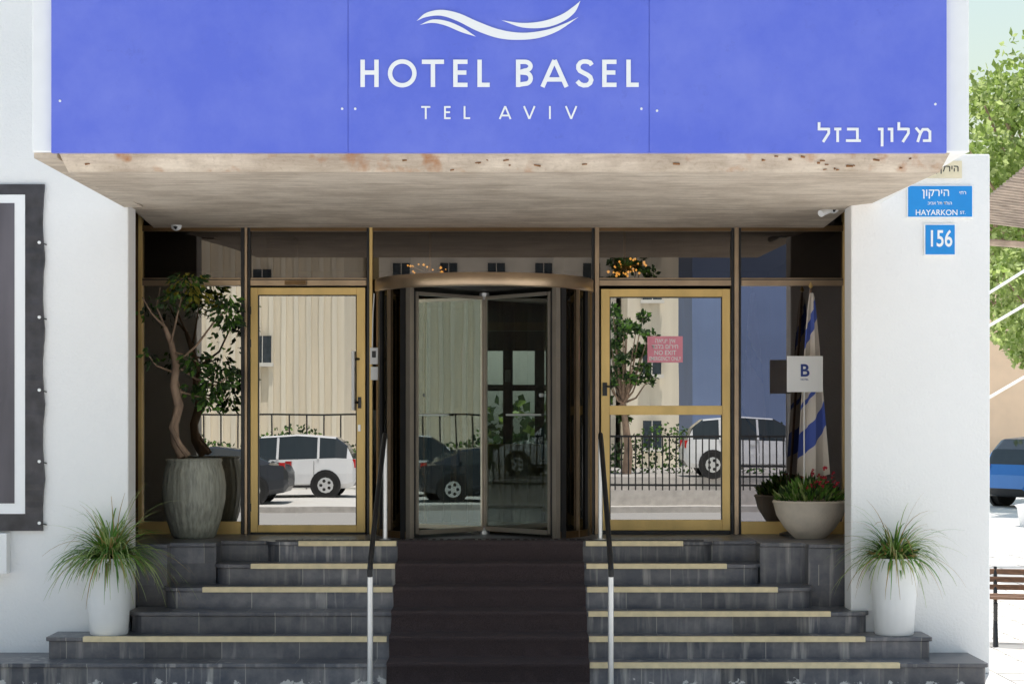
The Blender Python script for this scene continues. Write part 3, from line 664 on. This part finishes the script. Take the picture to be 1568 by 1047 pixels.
# ---------------------------------------------------------------- white planters
for (pxc,tw,bw,z0,yc) in ((167,76,54,L-4*RZ,-2.0),(1369,76,56,L-4*RZ,-2.0)):
    s=S(yc); x=mX(pxc,yc); zt2=mZ(853,yc); h=zt2-z0
    e=empty('tall_planter',(x,yc,z0)); b=B(); rt=tw/2/s; rb=bw/2/s
    b.lathe((x,yc,z0),[(.001,.001),(rb,.001),(rb+.008,.012),(rb+(rt-rb)*.5,h*.45),(rt,h-.02),(rt,h),(rt-.018,h),(rt-.025,h-.06)],'potwhite',48,rib=.006,ribn=16)
    b.done('pot',e,smooth=True)
    b=B(); b.lathe((x,yc,z0+h-.05),[(.001,.01),(rt-.02,0)],'soil',24)
    left=pxc<500
    blades(b,(x,yc,z0+h-.05),240,.25,.50,.018,['blade','blade','blade2'],1.0)
    blades(b,(x,yc,z0+h-.05),50,.45,.68,.011,['blade2','blade','blade3'],1.15)
    blades(b,(x,yc,z0+h-.03),60,.40,.66,.006,['blade3','blade2'],1.5)
    if left: blades(b,(x,yc,z0+h-.05),170,.3,.60,.022,['blade','blade2'],1.1); blades(b,(x+.05,yc,z0+h-.03),60,.5,.80,.008,['blade3','blade2'],1.5)
    else:
        for i in range(120):
            v=rv(); leaf(b,Vector((x,yc,z0+h))+Vector((v.x*.17,v.y*.17,.02+abs(v.z)*.10)),v,.07,.014,'blade3' if R()<.4 else 'leaf')
    b.done('long_leaf_plant',e)
# ---------------------------------------------------------------- bowl planter with flowers
yc=-.62; x=mX(1240,yc); s=S(yc); e=empty('flower_bowl_planter',(x,yc,L)); b=B()
b.lathe((x,yc,L),[(.001,.001),(.13,.001),(.15,.02),(.22,.09),(.29,.20),(.315,.30),(.325,.315),(.315,.33),(.29,.33),(.28,.28)],'terra',48)
b.done('bowl',e,smooth=True)
b=B(); b.lathe((x,yc,L+.29),[(.001,.02),(.28,0)],'soil',24)
for i in range(520):
    v=rv(); p=Vector((x+v.x*.29,yc+v.y*.29,L+.31+abs(v.z)*.20*(1-.4*abs(v.x)))); leaf(b,p,Vector((v.x,v.y,.6+R())),U(.05,.10),U(.010,.018),random.choice(['leaf','blade','blade','blade2']))
for i in range(30):
    v=rv(); p=Vector((x+.06+v.x*.2,yc+v.y*.2-.05,L+.44+abs(v.z)*.21))
    for j in range(6): leaf(b,p,rv(),.026,.010,'red')
b.done('flowers',e)
# ---------------------------------------------------------------- flags
def flagmat():
    m,nt,b=newmat('flag_cloth'); tc=N(nt,'ShaderNodeTexCoord'); sx=N(nt,'ShaderNodeSeparateXYZ'); nt.links.new(tc.outputs['UV'],sx.inputs[0])
    cr=N(nt,'ShaderNodeValToRGB'); cr.color_ramp.interpolation='CONSTANT'; e=cr.color_ramp.elements
    w=(.74,.67,.60,1); bl=(.08,.13,.48,1)
    e[0].position=0; e[0].color=w; e[1].position=.17; e[1].color=bl
    for p,c in ((.26,w),(.52,bl),(.545,w),(.66,bl),(.77,w)): q=e.new(p); q.color=c
    nt.links.new(sx.outputs[0],cr.inputs[0]); nt.links.new(cr.outputs[0],b.inputs['Base Color']); b.inputs['Roughness'].default_value=.8
    return m
M['flag']=flagmat()
def flag(px,y,mir=1):
    x=mX(px,y); zt3=mZ(442,y); e=empty('flag_on_stand',(x,y,L)); b=B()
    b.tube([(x-.12*mir,y,L),(x+.02,y,zt3)],.011,'slat',8); b.lathe((x-.12*mir,y,L),[(.14,0),(.14,.02),(.03,.05)],'black',20); b.lathe((x+.02,y,zt3),[(.001,.06),(.012,.04),(.02,.015),(.001,0)],'brass',10)
    b.done('pole',e,smooth=True)
    nu,nv=60,40; vs=[];uv=[];fs=[]; zb3=mZ(724,y)
    for j in range(nv+1):
        v=j/nv; z=zt3-.04+(zb3-zt3+.04)*v; wd=.03+.27*v**.7
        for i in range(nu+1):
            u=i/nu; ph=u*math.pi*3.5
            vs.append((x+.02+(u-.45)*wd+.006*math.sin(ph*2+v*3),y-.03-.028*(.3+v)*math.sin(ph+v*2.0),z-.05*math.sin(u*3)*v))
            uv.append((min(.999,max(0,u*.16*mir+v*.84)),v))
    for j in range(nv):
        for i in range(nu): a=j*(nu+1)+i; fs.append((a,a+1,a+nu+2,a+nu+1))
    me=bpy.data.meshes.new('cloth'); me.from_pydata(vs,[],fs); me.materials.append(M['flag']); ul=me.uv_layers.new(name='UV')
    for lp_ in me.loops: ul.data[lp_.index].uv=uv[lp_.vertex_index]
    me.polygons.foreach_set('use_smooth',[True]*len(fs)); o=bpy.data.objects.new('cloth',me); scene.collection.objects.link(o); o.parent=e; o.matrix_parent_inverse=Matrix.Translation(e.location).inverted()
flag(1238,-.25); flag(1148,.28,-1)
# ---------------------------------------------------------------- cars
def car(name,loc,rot,paint,kind='suv'):
    e=empty(name,loc); b=B(); b.T=Matrix.Translation(loc)@Matrix.Rotation(rot,4,'Z')
    if kind=='suv':
        st=[(-2.15,.45,.75,.76,.70,.55),(-2.05,.30,.98,1.00,.84,.6),(-1.9,.25,1.02,1.35,.88,.58),(-1.6,.25,1.03,1.58,.90,.62),(-.6,.25,1.0,1.66,.91,.64),(.35,.25,.98,1.60,.91,.62),(.75,.25,.97,1.38,.90,.60),(1.15,.25,.96,1.02,.89,.6),(1.8,.28,.86,.90,.86,.6),(2.1,.32,.70,.74,.78,.55),(2.18,.42,.6,.62,.68,.5)]
    else:
        st=[(-2.2,.42,.75,.76,.70,.55),(-2.1,.28,.92,.94,.82,.6),(-1.75,.22,.95,.99,.86,.56),(-1.1,.2,.93,1.30,.88,.58),(-.4,.2,.90,1.38,.89,.60),(.2,.2,.88,1.34,.89,.6),(.6,.2,.87,1.16,.88,.58),(1.0,.2,.86,.90,.87,.58),(1.7,.22,.76,.79,.85,.6),(2.1,.28,.6,.62,.78,.55),(2.2,.38,.5,.52,.68,.5)]
    sec=[]
    for (x,zl,zb,zr,wb,wr) in st:
        h=[(wb*.86,zl),(wb,zl+.12),(wb*1.01,(zl+zb)/2),(wb*.96,zb),(wr+(.0),zr-.04 if zr-zb>.15 else zr-.005),(wr*.8,zr)]
        sec.append([(x,-p[0],p[1]) for p in h]+[(x,p[0],p[1]) for p in reversed(h)])
    n=12
    for i in range(len(st)-1):
        hi0=st[i][3]-st[i][2]>.2; hi1=st[i+1][3]-st[i+1][2]>.2
        for j in range(n-1):
            k=paint
            if j in (3,7) and (hi0 and hi1): k='carglass'
            if j in (4,5,6) and (hi0!=hi1): k='carglass'
            if i+1<len(st)-1 and j in(4,5,6) and hi0 and hi1 and (abs(st[i][3]-st[i+1][3])>.15): k='carglass'
            b.add([sec[i][j],sec[i+1][j],sec[i+1][j+1],sec[i][j+1]],[(0,1,2,3)],k)
        b.add([sec[i][0],sec[i][11],sec[i+1][11],sec[i+1][0]],[(0,1,2,3)],'black')
    b.add(sec[0],[tuple(range(12))],paint); b.add(sec[-1],[tuple(range(11,-1,-1))],paint)
    for x in (-1.35,1.35):
        for sg in(-1,1):
            y=sg*.80; o=sg*.12
            b.tube([(x,y+o*.3,.34),(x,y+o*.98,.34)],.40,'black',24)
            b.tube([(x,y-o,.33),(x,y+o*1.03,.33)],.33,'tyre',24); b.tube([(x,y,.33),(x,y+o*1.12,.33)],.21,'chrome',12)
            for q in range(5):
                a=q*2*math.pi/5; b.tube([(x+.12*math.cos(a),y+o*1.1,.33+.12*math.sin(a)),(x+.12*math.cos(a),y+o*1.14,.33+.12*math.sin(a))],.045,'tyre',8)
    for sg in(-1,1):
        b.box(-2.13,-1.98,sg*.62-.12,sg*.62+.14*sg+.0,.78,1.0,'tail'); b.box(1.98,2.13,sg*.62-.14,sg*.62+.12,.60,.72,'wht')
        b.box(.62,.80,sg*.90,sg*1.06,.98,1.12,paint)
        for px3 in (-1.15,-.10,) : b.tube([(px3,sg*.885,1.0),(px3,sg*.66,1.56 if kind=='suv' else 1.30)],.035,paint,6)
        for px3 in (-1.05,-.08,.88): b.box(px3,px3+.012,sg*.915-.004,sg*.918,.38,.96 if kind=='suv' else .86,'black')
        b.box(-1.0,1.0,sg*.90-.01,sg*.912+.0,.27,.33,'black')
        for px3 in (-.32,.6): b.box(px3,px3+.18,sg*.905-.01,sg*.925,.85,.88,'chrome')
    b.done('car_body',e,smooth=True)
car('parked_car',(mX(1518,27)+1.98,27.5,0),math.radians(30),'carblue')
car('parked_car',(-6.2,-33,-.01),math.pi,'carwhite')
car('parked_car',(-7.6,-29.3,-.01),math.pi,'cardark','sedan')
car('parked_car',(-12.5,-33,-.01),math.pi,'cardark')
car('parked_car',(6.9,-36,.45),0,'carwhite')
car('parked_car',(11.9,-33.2,.0),0,'cardark')
car('parked_car',(.2,-33.2,.0),0,'cardark')
# ---------------------------------------------------------------- fence, opposite buildings (reflected in the glass)
b=B()
b.box(1.0,14,-28.0,-27.8,-.02,.35,'concrete')
x=1.0
while x<14: b.box(x,x+.03,-27.93,-27.9,.35,1.6,'black'); x+=.16
b.box(1,14,-27.94,-27.89,1.6,1.65,'black'); b.box(1,14,-27.94,-27.89,.45,.5,'black'); b.done('street_fence')
b=B()
x=-22
while x<2: b.box(x,x+.04,-38,-37.96,0,2.2,'black'); x+=.5
b.box(-22,2,-38,-37.95,2.15,2.2,'black'); b.box(-22,2,-38,-37.95,1.0,1.05,'black'); b.done('yard_fence')
b=B()
for i in range(9000):
    x=U(-22,14); p=Vector((x,-39+U(-.4,.4),U(.2,1.6+.3*math.sin(x*1.7)))); leaf(b,p,rv(),.13,.05,random.choice(['blade','leaf','leaf']))
b.done('hedge')
b=B(); b.box(2.5,14,-45,-35.2,-.009,.44,'concrete'); b.done('parking_deck')
def building(name,x0,x1,y0,y1,h,k,ribs=0,floors=3,cols=4,wins=None,trim='facade3'):
    e=empty(name,((x0+x1)/2,y1,0)); b=B(); b.box(x0,x1,y0,y1,0,h,k); b.box(x0-.1,x1+.1,y0,y1+.12,h-.4,h-.1,trim)
    if ribs:
        x=x0+.1
        while x<x1-.3: b.box(x,x+.16,y1,y1+.14,.1,h-.41,k); x+=.42
    b.done('walls',e)
    b=B(); fw=(x1-x0)/cols; fh=h/floors
    if wins is None: wins=[(x0+fw*(i+.3),x0+fw*(i+.3)+fw*.36,fh*j+fh*.38,fh*j+fh*.76) for i in range(cols) for j in range(floors)]
    for a,c,z,z2 in wins:
        b.box(a,c,y1+.15,y1+.2,z,z2,'winglass'); b.box(a-.08,c+.08,y1+.14,y1+.3,z-.12,z,trim)
        b.box(a+(c-a)*.48,a+(c-a)*.52,y1+.2,y1+.23,z,z2,trim)
    b.done('windows',e)
building('corrugated_hall',-14.5,-5.6,-58,-46,11.5,'facade',ribs=1,wins=[(-8.6,-8.0,3.9,4.8),(-13.2,-12.5,3.9,4.8),(-10.6,-9.8,8.9,9.9)])
building('apartment_building',-5.0,3.9,-66,-54,12.0,'facade3',floors=4,cols=5)
building('apartment_building',4.1,5.9,-64,-50,10.5,'facade',floors=4,cols=1)
building('apartment_building',-32,-15,-62,-48,14,'facade3',floors=4,cols=6)
building('office_tower',8.3,12.7,-84,-70,26,'tower',floors=9,cols=4,wins=[],trim='tower')
building('office_tower',12.9,24,-84,-72,24,'tower2',floors=8,cols=4,wins=[],trim='tower2')
building('apartment_building',15,60,58,72,10.5,'facade2',floors=3,cols=12)
# ---------------------------------------------------------------- trees
def tree(name,x,y,z,h,rad,n,sz,ncl=26,mats=('tree','tree','tree2')):
    e=empty(name,(x,y,z)); b=B(); top=Vector((x+U(-.3,.3),y,z+h*.45))
    b.tube([(x,y,z),(x+.1,y,z+h*.2),tuple(top)],[.028*h,.022*h,.015*h],'bark',10)
    cl=[]
    for i in range(ncl):
        v=rv(); c=Vector((x,y,z+h*.68))+Vector((v.x*rad,v.y*rad,v.z*h*.33)); cl.append((c,U(.16,.32)*rad))
        mid=(top+c)/2+Vector((0,0,-.2)); b.tube([tuple(top),tuple(mid),tuple(c)],[.008*h,.005*h,.002*h],'bark',6)
    b.done('trunk_and_limbs',e,smooth=True); b=B()
    for c,rr in cl:
        for i in range(n//ncl):
            v=rv(); v=v.normalized()*(v.length**.5); p=c+Vector((v.x*rr,v.y*rr,v.z*rr*.7)); leaf(b,p,rv(),sz*U(.7,1.3),sz*.38,random.choice(mats))
    b.done('crown',e)
tree('street_tree',13.6,30,0,12.0,4.2,20000,.20,ncl=60)
tree('street_tree',17.5,42,0,12,4,9000,.28,ncl=30)
tree('street_tree',12.6,24,0,6.6,2.2,9000,.16,ncl=34,mats=('tree','tree2','tree2'))
tree('street_tree',3.3,-38,0,5.6,.9,1600,.16,mats=('leaf','leaf','blade'))
# ---------------------------------------------------------------- pergola, bench, right side street
e=empty('slatted_pergola',(8.5,9,0)); b=B()
for i in range(26):
    t=i/25; y=6.5+t*4; zz=4.75-.35*t
    b.add([(6.55,y,zz+.55),(11,y,zz),(11,y+.10,zz),(6.55,y+.10,zz+.55),(6.55,y,zz+.58),(11,y,zz+.03),(11,y+.10,zz+.03),(6.55,y+.10,zz+.58)],[(0,3,2,1),(4,5,6,7),(0,1,5,4),(1,2,6,5),(2,3,7,6),(3,0,4,7)],'awning')
for y in (6.55,10.3):
    b.tube([(6.9,y,4.6),(11,y,4.3)],.05,'awning'); b.tube([(8.9,y,0),(8.9,y,4.45)],.06,'awning')
b.done('pergola_frame',e)
e=empty('metal_awning_poles',(9,12,0)); b=B()
for z0,z1 in ((3.9,4.9),(3.4,4.3),(2.3,3.2)): b.tube([(7.2,12,z0),(9.6,12,z1+.5)],.022,'wht')
b.tube([(9.6,12,0),(9.6,12,5.4)],.05,'wht')
b.done('poles',e)
e=empty('park_bench',(5.1,.1,0)); b=B(); b.T=Matrix.Translation((4.32,.35,0))@Matrix.Rotation(math.radians(-14),4,'Z')
for i in range(6): b.box(-.05,1.75,-.32+i*.075,-.265+i*.075,.405+.006*abs(i-3),.43+.006*abs(i-3),'slat')
for i in range(3): b.box(-.05,1.75,.15+i*.02,.17+i*.02,.47+i*.07,.52+i*.07,'slat')
for x in (.12,1.55):
    b.tube([(x,-.34,0),(x,-.30,.12),(x,-.24,.22),(x,-.28,.33),(x,-.30,.39)],[.026,.022,.02,.02,.022],'black',8)
    b.tube([(x,-.30,.385),(x,.12,.385)],.018,'black',8)
    b.tube([(x,.28,0),(x,.22,.12),(x,.12,.22),(x,.12,.39),(x,.18,.52),(x,.21,.68)],[.026,.022,.02,.02,.02,.016],'black',8)
    b.tube([(x,-.24,.2),(x,-.05,.26),(x,.13,.2)],.014,'black',6)
b.done('bench_frame',e,bevel=.004)
b=B(); b.lathe((10.2,19,0),[(.5,0),(.55,.35),(.6,.4),(.5,.42),(.001,.42)],'potwhite',24); b.done('concrete_planter',None,smooth=True)
b=B()
for i in range(40): b.box(3.9,14,-2.6+i*.4,-2.592+i*.4,.001,.0045,'joint')
for i in range(26): b.box(3.9+i*.4,3.908+i*.4,-2.6,13,.001,.0055,'joint')
b.done('paving_joints')
# ---------------------------------------------------------------- light
EL=math.radians(75); AZ=math.atan2(.32,1)
sd=Vector((math.sin(AZ)*math.cos(EL),math.cos(AZ)*math.cos(EL),math.sin(EL)))
sun=bpy.data.lights.new('sun','SUN'); sun.energy=5; sun.angle=math.radians(.5); sun.color=(1,.97,.93)
so=bpy.data.objects.new('sun',sun); scene.collection.objects.link(so); so.rotation_euler=(-sd).to_track_quat('-Z','Y').to_euler()
w=bpy.data.worlds.new('World'); scene.world=w; w.use_nodes=True; nt=w.node_tree
bg=nt.nodes['Background']; sk=nt.nodes.new('ShaderNodeTexSky'); sk.sky_type='NISHITA'; sk.sun_disc=False; sk.sun_elevation=EL; sk.sun_rotation=AZ
sk.air_density=2.1; sk.dust_density=2; sk.ozone_density=2
nt.links.new(sk.outputs[0],bg.inputs[0]); bg.inputs[1].default_value=.15
scene.view_settings.view_transform='Standard'; scene.view_settings.look='None'; scene.view_settings.exposure=0
cam=bpy.data.cameras.new('camera'); co=bpy.data.objects.new('camera',cam); scene.collection.objects.link(co)
co.location=(0,-CAMD,CAMZ); co.rotation_euler=(math.pi/2,0,0); cam.lens=F/1568*36; cam.sensor_width=36; cam.shift_y=(641-523.5)/1568; cam.clip_end=1500; cam.clip_start=.1
scene.camera=co
